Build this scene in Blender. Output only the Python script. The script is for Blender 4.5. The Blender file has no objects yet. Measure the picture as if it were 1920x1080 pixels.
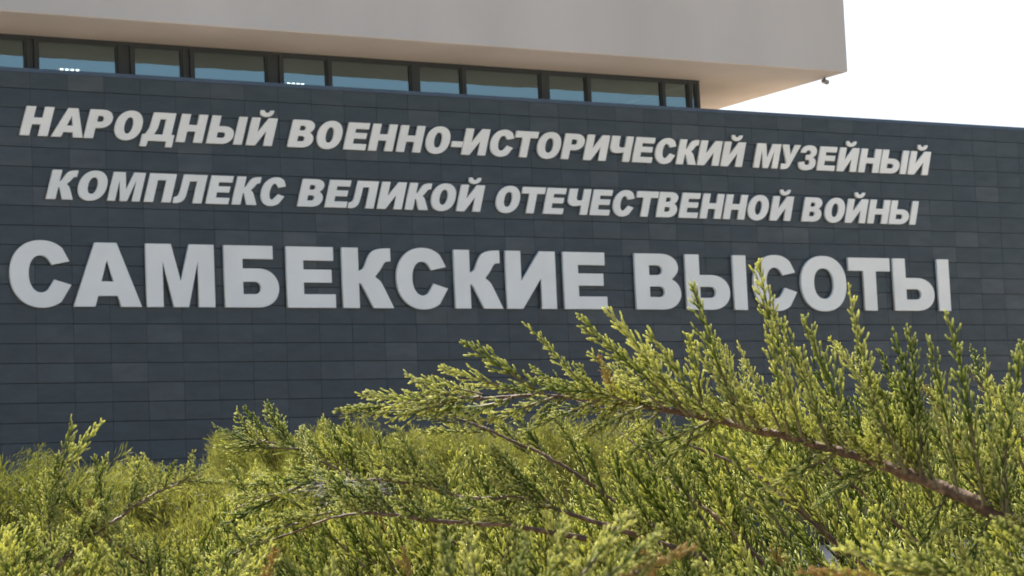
import bpy, math, random
import numpy as np
from mathutils import Matrix, Vector

R = math.radians
scene = bpy.context.scene
col = scene.collection
rng = np.random.default_rng(7)
random.seed(7)

# ------------------------------------------------------------------ camera
CAMZ = 1.1
F = 4273.1                                  # focal length in photograph pixels (80 mm)
CAM = np.array([-11.2931, -33.2155, CAMZ])
YAW, PITCH, ROLL = 0.535, 0.0917, -0.0439
cy, sy, cp, sp, cr, sr = math.cos(YAW), math.sin(YAW), math.cos(PITCH), math.sin(PITCH), math.cos(ROLL), math.sin(ROLL)
fw = np.array([sy * cp, cy * cp, sp])
r0 = np.array([cy, -sy, 0.0])
u0 = np.cross(r0, fw)
rt = cr * r0 + sr * u0
up = -sr * r0 + cr * u0
cam_d = bpy.data.cameras.new('camera')
cam = bpy.data.objects.new('camera', cam_d)
col.objects.link(cam)
cam.matrix_world = Matrix(((rt[0], up[0], -fw[0], CAM[0]), (rt[1], up[1], -fw[1], CAM[1]), (rt[2], up[2], -fw[2], CAM[2]), (0, 0, 0, 1)))
cam_d.sensor_width = 36
cam_d.lens = F / 1920 * 36
cam_d.clip_end = 2000
cam_d.clip_start = 0.05
cam_d.dof.use_dof = True
cam_d.dof.focus_distance = 3.3
cam_d.dof.aperture_fstop = 33
scene.camera = cam

# ------------------------------------------------------------------ sky, sun, exposure
SUN_EL, SUN_AZ = R(50), R(-4)                # azimuth from +Y towards +X: high behind the building
w = bpy.data.worlds.new('World')
scene.world = w
w.use_nodes = True
nt = w.node_tree
nt.nodes.clear()
sky = nt.nodes.new('ShaderNodeTexSky')
sky.sky_type = 'NISHITA'
sky.sun_disc = False
sky.sun_elevation = SUN_EL
sky.sun_rotation = SUN_AZ
sky.air_density = 1.0
sky.dust_density = 4.5
sky.ozone_density = 1.0
bg = nt.nodes.new('ShaderNodeBackground')
bg.inputs['Strength'].default_value = 0.118
wo = nt.nodes.new('ShaderNodeOutputWorld')
nt.links.new(sky.outputs[0], bg.inputs[0])
nt.links.new(bg.outputs[0], wo.inputs[0])
sd = bpy.data.lights.new('sun', 'SUN')
sd.energy = 5.0
sd.angle = R(0.5)
sd.color = (1.0, 0.95, 0.86)
sun = bpy.data.objects.new('sun', sd)
col.objects.link(sun)
sv = Vector((math.sin(SUN_AZ) * math.cos(SUN_EL), math.cos(SUN_AZ) * math.cos(SUN_EL), math.sin(SUN_EL)))
sun.rotation_euler = sv.to_track_quat('Z', 'Y').to_euler()
sun.location = (0, 10, 30)
scene.view_settings.view_transform = 'Standard'
scene.view_settings.look = 'None'
scene.view_settings.gamma = 1
scene.view_settings.use_curve_mapping = False
scene.view_settings.exposure = 1.12
scene.render.engine = 'CYCLES'
scene.cycles.max_bounces = 8
scene.cycles.transparent_max_bounces = 8


# ------------------------------------------------------------------ helpers
def ray(px, py):
    d = fw * F + rt * (px - 960) - up * (py - 540)
    return d


def at(px, py, depth):
    """point seen at this photograph pixel, so many metres in front of the camera"""
    return CAM + ray(px, py) / F * depth


def on_plane(px, py, yy):
    """point of the plane y = yy seen at this pixel"""
    d = ray(px, py)
    return CAM + d * ((yy - CAM[1]) / d[1])


def tag(o, label=None, cat=None, group=None, kind=None):
    if label: o['label'] = label
    if cat: o['category'] = cat
    if group: o['group'] = group
    if kind: o['kind'] = kind
    return o


def link(o, parent=None):
    col.objects.link(o)
    if parent is not None: o.parent = parent
    return o


def empty(name, loc, label, cat, group=None):
    o = bpy.data.objects.new(name, None)
    o.empty_display_size = 0.2
    o.location = loc
    link(o)
    bpy.context.view_layer.update()
    return tag(o, label, cat, group)


def mesh_np(name, V, Fc, mats, parent=None, smooth=False, attr=None, matidx=None):
    """V Nx3 world (or parent-local) verts, Fc list of index tuples or an array"""
    me = bpy.data.meshes.new(name)
    V = np.asarray(V, np.float32)
    if isinstance(Fc, np.ndarray):
        n, k = Fc.shape
        me.vertices.add(len(V)); me.vertices.foreach_set('co', V.ravel())
        me.loops.add(n * k); me.loops.foreach_set('vertex_index', Fc.astype(np.int32).ravel())
        me.polygons.add(n); me.polygons.foreach_set('loop_start', (np.arange(n) * k).astype(np.int32))
        me.update(calc_edges=True)
    else:
        me.from_pydata(V.tolist(), [], Fc)
        me.update()
    for m in mats: me.materials.append(m)
    if smooth: me.polygons.foreach_set('use_smooth', np.ones(len(me.polygons), bool))
    if matidx is not None: me.polygons.foreach_set('material_index', np.asarray(matidx, np.int32))
    if attr is not None:
        a = me.attributes.new('tip', 'FLOAT', 'POINT')
        a.data.foreach_set('value', np.asarray(attr, np.float32))
    return me


def obj(name, me, parent=None):
    o = bpy.data.objects.new(name, me)
    link(o, parent)
    if parent is not None:                  # vertices are in world space: undo the parents' location
        off = Vector((0, 0, 0)); p = parent
        while p is not None:
            off += p.location; p = p.parent
        o.location = -off
    return o


class MB:
    def __init__(s): s.v = []; s.f = []
    def box(s, a, b):
        n = len(s.v)
        x0, y0, z0 = a; x1, y1, z1 = b
        s.v += [(x0, y0, z0), (x1, y0, z0), (x1, y1, z0), (x0, y1, z0), (x0, y0, z1), (x1, y0, z1), (x1, y1, z1), (x0, y1, z1)]
        s.f += [tuple(n + i for i in q) for q in ((0, 3, 2, 1), (4, 5, 6, 7), (0, 1, 5, 4), (1, 2, 6, 5), (2, 3, 7, 6), (3, 0, 4, 7))]
        return s
    def cyl(s, p, q, r, n=12, r2=None):
        p = Vector(p); q = Vector(q); d = (q - p).normalized()
        a = d.orthogonal().normalized(); b = d.cross(a); k = len(s.v)
        for c, rr in ((p, r), (q, r if r2 is None else r2)):
            for i in range(n):
                t = 2 * math.pi * i / n
                s.v.append(tuple(c + a * math.cos(t) * rr + b * math.sin(t) * rr))
        s.f += [(k + i, k + (i + 1) % n, k + n + (i + 1) % n, k + n + i) for i in range(n)]
        s.f += [tuple(k + i for i in range(n))[::-1], tuple(k + n + i for i in range(n))]
        return s
    def build(s, name, mat, parent=None):
        return obj(name, mesh_np(name, s.v, s.f, [mat]), parent)


# ------------------------------------------------------------------ materials
def newmat(name):
    m = bpy.data.materials.new(name)
    m.use_nodes = True
    n = m.node_tree.nodes
    return m, m.node_tree, n['Principled BSDF']


def nd(t, kind, **kw):
    x = t.nodes.new(kind)
    for k, v in kw.items():
        if k in x.inputs: x.inputs[k].default_value = v
        else: setattr(x, k, v)
    return x


def ramp(t, stops):
    r = t.nodes.new('ShaderNodeValToRGB')
    e = r.color_ramp.elements
    e[0].position = stops[0][0]; e[0].color = (*stops[0][1], 1)
    e[1].position = stops[-1][0]; e[1].color = (*stops[-1][1], 1)
    for p, c in stops[1:-1]:
        q = e.new(p); q.color = (*c, 1)
    return r


def plaster(name, colr, rough=0.85, amt=0.12):
    m, t, b = newmat(name)
    geo = nd(t, 'ShaderNodeNewGeometry')
    n1 = nd(t, 'ShaderNodeTexNoise'); n1.inputs['Scale'].default_value = 0.35; n1.inputs['Detail'].default_value = 6
    n2 = nd(t, 'ShaderNodeTexNoise'); n2.inputs['Scale'].default_value = 30; n2.inputs['Detail'].default_value = 4
    mp = nd(t, 'ShaderNodeMapping'); mp.inputs['Scale'].default_value = (1, 1, 0.25)
    t.links.new(geo.outputs['Position'], mp.inputs[0]); t.links.new(mp.outputs[0], n1.inputs['Vector'])
    t.links.new(geo.outputs['Position'], n2.inputs['Vector'])
    c0 = tuple(c * (1 - amt) for c in colr); c1 = tuple(min(1, c * (1 + amt * .4)) for c in colr)
    r = ramp(t, [(0.35, c0), (0.65, c1)])
    t.links.new(n1.outputs[0], r.inputs[0]); t.links.new(r.outputs[0], b.inputs['Base Color'])
    bp = nd(t, 'ShaderNodeBump'); bp.inputs['Strength'].default_value = 0.15; bp.inputs['Distance'].default_value = 0.01
    t.links.new(n2.outputs[0], bp.inputs['Height']); t.links.new(bp.outputs[0], b.inputs['Normal'])
    b.inputs['Roughness'].default_value = rough
    return m


TW, TH = 0.5918, 0.3
Z0 = 6.2288 + CAMZ                          # height of a tile joint; the grid is counted from here

M_white = plaster('white_plaster', (0.545, 0.525, 0.48))
M_soffit = plaster('beige_soffit', (0.86, 0.745, 0.62))
M_ground = plaster('dry_ground', (0.30, 0.25, 0.18), 0.95, 0.4)
M_bounce = plaster('pale_bounce_paving', (0.58, 0.50, 0.41), 0.9, 0.15)  # pale warm tone chosen to bounce sunlight up to the soffit


def tile_mat():
    m, t, b = newmat('dark_tile')
    geo = nd(t, 'ShaderNodeNewGeometry')
    dv = nd(t, 'ShaderNodeVectorMath', operation='DIVIDE'); dv.inputs[1].default_value = (TW, 1000, TH)
    ad = nd(t, 'ShaderNodeVectorMath', operation='SUBTRACT'); ad.inputs[1].default_value = (0, 0, Z0)
    fl = nd(t, 'ShaderNodeVectorMath', operation='FLOOR')
    wn = nd(t, 'ShaderNodeTexWhiteNoise')
    t.links.new(geo.outputs['Position'], ad.inputs[0]); t.links.new(ad.outputs[0], dv.inputs[0])
    t.links.new(dv.outputs[0], fl.inputs[0]); t.links.new(fl.outputs[0], wn.inputs['Vector'])
    r = ramp(t, [(0.0, (0.036, 0.052, 0.058)), (0.7, (0.040, 0.057, 0.063)), (0.9, (0.050, 0.066, 0.071)), (1.0, (0.064, 0.079, 0.082))])
    t.links.new(wn.outputs['Value'], r.inputs[0])
    # blotches and fine grain of the stone face
    n1 = nd(t, 'ShaderNodeTexNoise'); n1.inputs['Scale'].default_value = 2.2; n1.inputs['Detail'].default_value = 7; n1.inputs['Roughness'].default_value = .62
    mp = nd(t, 'ShaderNodeMapping'); mp.inputs['Scale'].default_value = (1, 1, 2.5)
    t.links.new(geo.outputs['Position'], mp.inputs[0])
    off = nd(t, 'ShaderNodeVectorMath', operation='ADD')
    sc = nd(t, 'ShaderNodeVectorMath', operation='SCALE'); sc.inputs['Scale'].default_value = 9.0
    t.links.new(wn.outputs['Color'], sc.inputs[0]); t.links.new(mp.outputs[0], off.inputs[0]); t.links.new(sc.outputs[0], off.inputs[1])
    t.links.new(off.outputs[0], n1.inputs['Vector'])
    r2 = ramp(t, [(0.28, (0.66, 0.68, 0.70)), (0.72, (1.25, 1.22, 1.2))])
    t.links.new(n1.outputs[0], r2.inputs[0])
    mx = nd(t, 'ShaderNodeMix', data_type='RGBA', blend_type='MULTIPLY'); mx.inputs[0].default_value = 1
    t.links.new(r.outputs[0], mx.inputs[6]); t.links.new(r2.outputs[0], mx.inputs[7])
    t.links.new(mx.outputs[2], b.inputs['Base Color'])
    n2 = nd(t, 'ShaderNodeTexNoise'); n2.inputs['Scale'].default_value = 90; n2.inputs['Detail'].default_value = 5
    mp2 = nd(t, 'ShaderNodeMapping'); mp2.inputs['Scale'].default_value = (.3, 1, 1.3)
    t.links.new(geo.outputs['Position'], mp2.inputs[0]); t.links.new(mp2.outputs[0], n2.inputs['Vector'])
    bp = nd(t, 'ShaderNodeBump'); bp.inputs['Strength'].default_value = 0.35; bp.inputs['Distance'].default_value = 0.004
    t.links.new(n2.outputs[0], bp.inputs['Height']); t.links.new(bp.outputs[0], b.inputs['Normal'])
    rr = nd(t, 'ShaderNodeMapRange'); rr.inputs['To Min'].default_value = .28; rr.inputs['To Max'].default_value = .5
    t.links.new(n1.outputs[0], rr.inputs[0]); t.links.new(rr.outputs[0], b.inputs['Roughness'])
    return m


M_tile = tile_mat()


def simple(name, c, rough=.5, metal=0.0, var=0.0, scale=5):
    m, t, b = newmat(name)
    b.inputs['Roughness'].default_value = rough
    b.inputs['Metallic'].default_value = metal
    n = nd(t, 'ShaderNodeTexNoise'); n.inputs['Scale'].default_value = scale; n.inputs['Detail'].default_value = 5
    geo = nd(t, 'ShaderNodeNewGeometry'); t.links.new(geo.outputs['Position'], n.inputs['Vector'])
    r = ramp(t, [(0.3, tuple(x * (1 - var) for x in c)), (0.7, tuple(min(1, x * (1 + var)) for x in c))])
    t.links.new(n.outputs[0], r.inputs[0]); t.links.new(r.outputs[0], b.inputs['Base Color'])
    return m


M_back = simple('joint_backing_board', (0.012, 0.014, 0.016), .9)  # dark backing board that shows in the tile joints
M_cope = simple('blue_grey_coping', (0.07, 0.10, 0.14), .35, .3, .1)
M_letter = simple('pale_letter_acrylic', (0.84, 0.85, 0.78), .6, 0, .05, 1.2)
M_frame = simple('dark_window_metal', (0.040, 0.050, 0.055), .45, .2, .1)
M_room = simple('dim_room_paint', (0.20, 0.19, 0.18), .9, 0, .1)
M_fit = simple('grey_lamp_metal', (0.22, 0.22, 0.22), .4, .5, .1)


M_letter.node_tree.nodes['Principled BSDF'].inputs['Specular IOR Level'].default_value = .2


def glass_mat():
    m, t, b = newmat('tinted_window_glass')
    b.inputs['Base Color'].default_value = (0.02, 0.03, 0.035, 1)
    b.inputs['Roughness'].default_value = 0.03
    t.nodes.remove(b)
    gl = nd(t, 'ShaderNodeBsdfGlossy'); gl.inputs['Color'].default_value = (0.47, 0.60, 0.59, 1); gl.inputs['Roughness'].default_value = 0.02
    tr = nd(t, 'ShaderNodeBsdfTransparent'); tr.inputs['Color'].default_value = (0.50, 0.55, 0.56, 1)
    mx = nd(t, 'ShaderNodeMixShader'); mx.inputs[0].default_value = 0.42
    n = nd(t, 'ShaderNodeTexNoise'); n.inputs['Scale'].default_value = 0.9
    geo = nd(t, 'ShaderNodeNewGeometry'); t.links.new(geo.outputs['Position'], n.inputs['Vector'])
    bp = nd(t, 'ShaderNodeBump'); bp.inputs['Strength'].default_value = 0.25; bp.inputs['Distance'].default_value = 0.02
    t.links.new(n.outputs[0], bp.inputs['Height']); t.links.new(bp.outputs[0], gl.inputs['Normal'])
    t.links.new(tr.outputs[0], mx.inputs[1]); t.links.new(gl.outputs[0], mx.inputs[2])
    t.links.new(mx.outputs[0], t.nodes['Material Output'].inputs[0])
    return m


M_glass = glass_mat()
M_lamp, _t, _b = newmat('lit_lamp_glass')
_b.inputs['Emission Color'].default_value = (1, 0.96, 0.9, 1)
_b.inputs['Emission Strength'].default_value = 9


def foliage_mat(name, dark, mid, tip, trans=0.35):
    m, t, b = newmat(name)
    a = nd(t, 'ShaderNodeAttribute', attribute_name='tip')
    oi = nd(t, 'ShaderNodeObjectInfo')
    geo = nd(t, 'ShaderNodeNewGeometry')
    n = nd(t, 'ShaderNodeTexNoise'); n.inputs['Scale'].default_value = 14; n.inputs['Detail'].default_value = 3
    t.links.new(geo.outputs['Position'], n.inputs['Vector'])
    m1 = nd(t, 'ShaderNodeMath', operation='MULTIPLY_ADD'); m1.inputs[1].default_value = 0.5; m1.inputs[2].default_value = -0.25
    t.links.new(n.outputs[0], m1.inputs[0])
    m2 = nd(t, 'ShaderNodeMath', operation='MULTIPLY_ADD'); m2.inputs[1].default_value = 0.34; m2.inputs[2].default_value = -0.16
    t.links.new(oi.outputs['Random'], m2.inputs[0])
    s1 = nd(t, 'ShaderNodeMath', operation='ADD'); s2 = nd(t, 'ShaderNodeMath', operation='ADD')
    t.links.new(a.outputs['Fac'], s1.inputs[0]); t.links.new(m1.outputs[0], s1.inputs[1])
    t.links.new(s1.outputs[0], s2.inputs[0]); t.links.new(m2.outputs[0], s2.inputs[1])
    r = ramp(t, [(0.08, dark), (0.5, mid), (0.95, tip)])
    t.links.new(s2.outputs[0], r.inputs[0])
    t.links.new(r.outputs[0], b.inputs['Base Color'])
    b.inputs['Roughness'].default_value = 0.62
    b.inputs['Specular IOR Level'].default_value = 0.18
    tl = nd(t, 'ShaderNodeBsdfTranslucent')
    g = nd(t, 'ShaderNodeMix', data_type='RGBA', blend_type='MULTIPLY'); g.inputs[0].default_value = 1
    g.inputs[7].default_value = (1.25, 1.3, 0.7, 1)
    t.links.new(r.outputs[0], g.inputs[6]); t.links.new(g.outputs[2], tl.inputs['Color'])
    mx = nd(t, 'ShaderNodeMixShader'); mx.inputs[0].default_value = trans
    t.links.new(b.outputs[0], mx.inputs[1]); t.links.new(tl.outputs[0], mx.inputs[2])
    t.links.new(mx.outputs[0], t.nodes['Material Output'].inputs[0])
    return m


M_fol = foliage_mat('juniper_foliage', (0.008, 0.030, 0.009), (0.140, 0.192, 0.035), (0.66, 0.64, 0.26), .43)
M_folfar = foliage_mat('juniper_foliage_far', (0.035, 0.05, 0.016), (0.13, 0.137, 0.036), (0.28, 0.262, 0.09), .38)
M_dry = foliage_mat('dry_juniper_foliage', (0.07, 0.08, 0.02), (0.26, 0.24, 0.06), (0.44, 0.28, 0.10), .3)


def bark_mat():
    m, t, b = newmat('juniper_bark')
    geo = nd(t, 'ShaderNodeNewGeometry')
    n = nd(t, 'ShaderNodeTexNoise'); n.inputs['Scale'].default_value = 160; n.inputs['Detail'].default_value = 5
    n3 = nd(t, 'ShaderNodeTexNoise'); n3.inputs['Scale'].default_value = 22; n3.inputs['Detail'].default_value = 2
    t.links.new(geo.outputs['Position'], n.inputs['Vector']); t.links.new(geo.outputs['Position'], n3.inputs['Vector'])
    r = ramp(t, [(0.3, (0.035, 0.019, 0.012)), (0.50, (0.10, 0.052, 0.028)), (0.74, (0.42, 0.30, 0.18))])
    av = nd(t, 'ShaderNodeMath', operation='MULTIPLY_ADD'); av.inputs[1].default_value = 0.5
    h = nd(t, 'ShaderNodeMath', operation='MULTIPLY'); h.inputs[1].default_value = 0.5
    t.links.new(n3.outputs[0], h.inputs[0]); t.links.new(n.outputs[0], av.inputs[0]); t.links.new(h.outputs[0], av.inputs[2])
    t.links.new(av.outputs[0], r.inputs[0]); t.links.new(r.outputs[0], b.inputs['Base Color'])
    bp = nd(t, 'ShaderNodeBump'); bp.inputs['Strength'].default_value = 0.8; bp.inputs['Distance'].default_value = 0.002
    t.links.new(n.outputs[0], bp.inputs['Height']); t.links.new(bp.outputs[0], b.inputs['Normal'])
    b.inputs['Roughness'].default_value = 0.65
    return m


M_bark = bark_mat()
M_twig = simple('young_twig_bark', (0.13, 0.105, 0.04), .7, 0, .45, 60)

# ------------------------------------------------------------------ ground
def sheet(name, x0, y0, x1, y1, z, mat, n=1):
    return tag(obj(name, mesh_np(name, [(x0, y0, z), (x1, y0, z), (x1, y1, z), (x0, y1, z)], [(0, 1, 2, 3)], [mat])), kind='structure')


sheet('ground', -900, -900, 900, 900, 0.0, M_ground)
sheet('bounce_pavement', -60, -19.0, 60, -0.6, 0.004, M_bounce)  # invented pale paving, added to bounce warm light onto the soffit

# ------------------------------------------------------------------ tiled wall
TOPZ = Z0 + 2 * TH - 0.03
wall = empty('tiled_wall', (0, 0, 0), 'long wall clad in dark slate grey rectangular tiles behind the white lettering', 'wall')
c_lo, c_hi = -14, 60
MB().box((c_lo * TW, 0.004, 0), (c_hi * TW, 0.42, TOPZ - .02)).build('wall_core', M_back, wall)
MB().box((c_lo * TW, -0.036, TOPZ - 0.016), (c_hi * TW, 0.45, TOPZ + 0.045)).build('coping', M_cope, wall)


def tile_verts(seed):
    """a tile face slightly dished and tilted, with its edge returns; origin at its lower left corner"""
    q = random.Random(seed)
    gx, gz = 4, 2
    wx, hz = TW - 0.004, TH - 0.010
    tx, tz = q.uniform(-.0028, .0028), q.uniform(-.0022, .0022)
    bul = q.uniform(-.005, .007); cx, cz = q.uniform(.3, .8), q.uniform(.3, .8)
    v = []; f = []
    for j in range(gz + 1):
        for i in range(gx + 1):
            a, b_ = i / gx, j / gz
            y = -0.020 + tx * (a - .5) + tz * (b_ - .5) - bul * math.exp(-((a - cx) ** 2 * 7 + (b_ - cz) ** 2 * 5))
            v.append((0.002 + a * wx, y, 0.005 + b_ * hz))
    for j in range(gz):
        for i in range(gx):
            k = j * (gx + 1) + i
            f.append((k, k + 1, k + gx + 2, k + gx + 1))
    v += list(v)
    h_ = gz * gx + gx + gz + 1
    n = len(v)
    v += [(0.002, 0.0035, 0.005), (0.002 + wx, 0.0035, 0.005), (0.002 + wx, 0.0035, 0.005 + hz), (0.002, 0.0035, 0.005 + hz)]
    top = gz * (gx + 1)
    g_ = (gx + 1) * (gz + 1)
    f += [tuple(g_ + i for i in range(gx, -1, -1)) + (n, n + 1), tuple(g_ + i for i in (3 * gx + 2, 2 * gx + 1, gx)) + (n + 1, n + 2),
          tuple(g_ + i for i in range(top, top + gx + 1)) + (n + 2, n + 3), tuple(g_ + i for i in (0, gx + 1, top)) + (n + 3, n)]
    return v, f


NV = 14
tdata = [tile_verts(100 + i) for i in range(NV)]
tmesh = []
for v, f in tdata:
    me = mesh_np('tile', v, f, [M_tile], smooth=False)
    me.polygons.foreach_set('use_smooth', np.array([i < 8 for i in range(len(me.polygons))]))
    tmesh.append(me)
single = {(c, r_) for c in range(-1, 17) for r_ in range(-1, 15)}     # nearest, largest in view
single |= {(17, r_) for r_ in range(-1, 11)}
sv_, sf_ = [], []
for c in range(c_lo, c_hi):
    for r_ in range(-1, 25):
        z = Z0 - r_ * TH
        if z < 0.1: continue
        k = random.randrange(NV)
        # the tile of index r_ hangs below joint r_
        hgt = 1.0
        lo = z - TH if r_ >= 0 else z
        lo = Z0 - (r_) * TH                                          # r_=-1 is the second course from the top
        if (c, r_) in single:
            o = bpy.data.objects.new('tile', tmesh[k]); link(o, wall)
            o.location = (c * TW, 0, lo)
        else:
            v, f = tdata[k]; n = len(sv_)
            sv_ += [(a + c * TW, b_, d + lo) for a, b_, d in v]
            sf_ += [tuple(i + n for i in q) for q in f]
    # the top course stops under the coping
me = mesh_np('tile_field', sv_, sf_, [M_tile])
me.polygons.foreach_set('use_smooth', np.array([i % 12 < 8 for i in range(len(me.polygons))]))
tag(obj('tile_field', me, wall), kind='stuff')

# ------------------------------------------------------------------ building above the wall
YW, YB = 0.50, -1.06
p_edge = on_plane(1589, 133, YB)
p_edge0 = on_plane(600, 66, YB)
ZS = float((p_edge[2] + p_edge0[2]) / 2)
XE = float(p_edge[0])
bld = empty('museum_building', (0, YW, 0), 'pale plastered upper storey jutting out over a ribbon of windows', 'building')
XL = -16.0
MB().box((XL, YB, ZS + 0.012), (XE, 16.0, ZS + 7.5)).build('wall', M_white, bld)
MB().box((XL, YB + .006, ZS), (XE - .012, 15.99, ZS + 0.010)).build('soffit', M_soffit, bld)
XWE = float(on_plane(1309, 180, YW)[0])
Zlow = TOPZ - 0.6
# dim room behind the glass
rm = MB()
rm.box((XL, 9.0, Zlow - .2), (XWE, 9.2, ZS - .004))
rm.box((XL, YW + .2, Zlow - .3), (XWE - .2, 9.0, Zlow - .2))
rm.box((XL, YW + .2, ZS - .06), (XWE - .2, 8.99, ZS - .004))
rm.build('room_shell', M_room, bld)
MB().box((XWE + .03, .425, Zlow - .4), (34, 24, Zlow - .32)).build('bounce_deck', M_bounce, bld)  # unseen pale slab, added to throw sunlight onto the soffit from the right
MB().box((XL, YW + .02, 0), (XWE, 8.9, Zlow - .42)).build('lower_wall', M_room, bld)
MB().box((XL, YW - .03, ZS - 0.05), (XWE + .02, YW + .14, ZS - .003)).build('head_rail', M_frame, bld)
MB().box((XL, YW - .02, Zlow - .05), (XWE, YW + .12, Zlow)).build('sill', M_frame, bld)
spans = [(-240, -205), (-90, -62), (49, 70), (221, 250), (342, 362), (501, 529), (614, 620), (771, 785), (866, 872), (1014, 1028), (1100, 1106), (1241, 1246), (1291, 1296)]
ypx = lambda x: 150 + (x - 500) * .058
edges = [(float(on_plane(a, ypx(a), YW)[0]), float(on_plane(b, ypx(b), YW)[0])) for a, b in spans]
edges.append((XWE - .045, XWE + .02))
for i, (a, b) in enumerate(edges):
    m = MB()
    wd = b - a
    if wd > .16:
        m.box((a, YW - .03, Zlow), (a + .055, YW + .10, ZS - .05)).box((b - .055, YW - .03, Zlow), (b, YW + .10, ZS - .05))
        m.box((a + .055, YW + .0, Zlow), (b - .055, YW + .08, ZS - .05))
    else:
        m.box((a, YW - .03, Zlow), (b, YW + .10, ZS - .05))
    m.build('mullion', M_frame, bld)
for (a0, a1), (b0, b1) in zip(edges[:-1], edges[1:]):
    m = MB()
    m.box((a1, YW - .012, Zlow), (a1 + .03, YW + .06, ZS - .05)).box((b0 - .03, YW - .012, Zlow), (b0, YW + .06, ZS - .05))
    m.box((a1 + .03, YW - .012, ZS - .085), (b0 - .03, YW + .06, ZS - .05))
    wn_ = m.build('window', M_frame, bld)
    obj('pane', mesh_np('pane', *(lambda q: (q.v, q.f))(MB().box((a1 + .03, YW + .015, Zlow), (b0 - .03, YW + .027, ZS - .085))), [M_glass]), wn_)
# return side of the glazed corner
sidew = MB().box((XWE - .045, YW + .12, ZS - .09), (XWE + .015, 9.0, ZS - .055)).box((XWE - .04, 5.2, Zlow), (XWE + .01, 5.26, ZS - .09)).box((XWE - .04, 8.9, Zlow), (XWE + .01, 8.99, ZS - .09)).build('window', M_frame, bld)
obj('pane', mesh_np('pane', *(lambda q: (q.v, q.f))(MB().box((XWE - .02, YW + .13, Zlow), (XWE - .01, 5.19, ZS - .095))), [M_glass]), sidew)
obj('pane', mesh_np('pane', *(lambda q: (q.v, q.f))(MB().box((XWE - .02, 5.27, Zlow), (XWE - .01, 8.89, ZS - .095))), [M_glass]), sidew)

# lamp rows that shine through the glass
for (x0, x1, yy), lb in (((116, 146, 130), 'row of four small lit lamps behind the window nearest the left end'),
                         ((542, 568, 156.5), 'row of four small lit lamps behind the narrow window right of the fourth thick mullion')):
    a = on_plane(x0, yy, YW + .9); b = on_plane(x1, yy + (x1 - x0) * .055, YW + .9)
    L = empty('ceiling_light', tuple((a + b) / 2), lb, 'lamp', 'lamp rows seen through the windows')
    m = MB().box((a[0] - .06, YW + .93, a[2] + .0), (b[0] + .06, YW + .97, a[2] + .02))
    m.v = [(x, y, z) for x, y, z in m.v]
    m.build('lamp_housing', M_fit, L)
    for k in range(4):
        c = a + (b - a) * k / 3
        MB().box((c[0] - .022, YW + .90, c[2] - .018), (c[0] + .022, YW + .925, c[2] + .014)).build('lamp_lens', M_lamp, L)

# lamp under the outer corner
pl = on_plane(1546, 145, YB + .55)
s_ = (ZS - pl[2])
base = CAM + (np.array(pl) - CAM) * ((ZS - CAM[2]) / (pl[2] - CAM[2]))
sp_ = empty('spotlight', (float(base[0]), float(base[1]), ZS), 'tiny grey spotlight hanging under the outer corner of the overhang', 'lamp')
q = Vector((float(base[0]), float(base[1]), ZS))
MB().cyl(q, q + Vector((0, 0, -.07)), .02, 8).build('bracket', M_fit, sp_)
MB().cyl(q + Vector((.02, .06, -.06)), q + Vector((-.06, -.14, -.12)), .045, 12).build('lamp_body', M_fit, sp_)

# ------------------------------------------------------------------ lettering
def arc(cx, cz, rx, rz, a0, a1, n=14, e=2.25):
    out = []
    for i in range(n + 1):
        t = R(a0 + (a1 - a0) * i / n)
        c, s = math.cos(t), math.sin(t)
        out.append((cx + rx * math.copysign(abs(c) ** (2 / e), c), cz + rz * math.copysign(abs(s) ** (2 / e), s)))
    return out


def smooth_pts(pts, n=5):
    """Catmull-Rom through the points"""
    out = []
    P = [pts[0]] + pts + [pts[-1]]
    for i in range(1, len(P) - 2):
        for k in range(n):
            t = k / n
            out.append(tuple(.5 * ((2 * P[i][j]) + (-P[i - 1][j] + P[i + 1][j]) * t + (2 * P[i - 1][j] - 5 * P[i][j] + 4 * P[i + 1][j] - P[i + 2][j]) * t * t + (-P[i - 1][j] + 3 * P[i][j] - 3 * P[i + 1][j] + P[i + 2][j]) * t ** 3) for j in (0, 1)))
    out.append(pts[-1])
    return out


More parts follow.
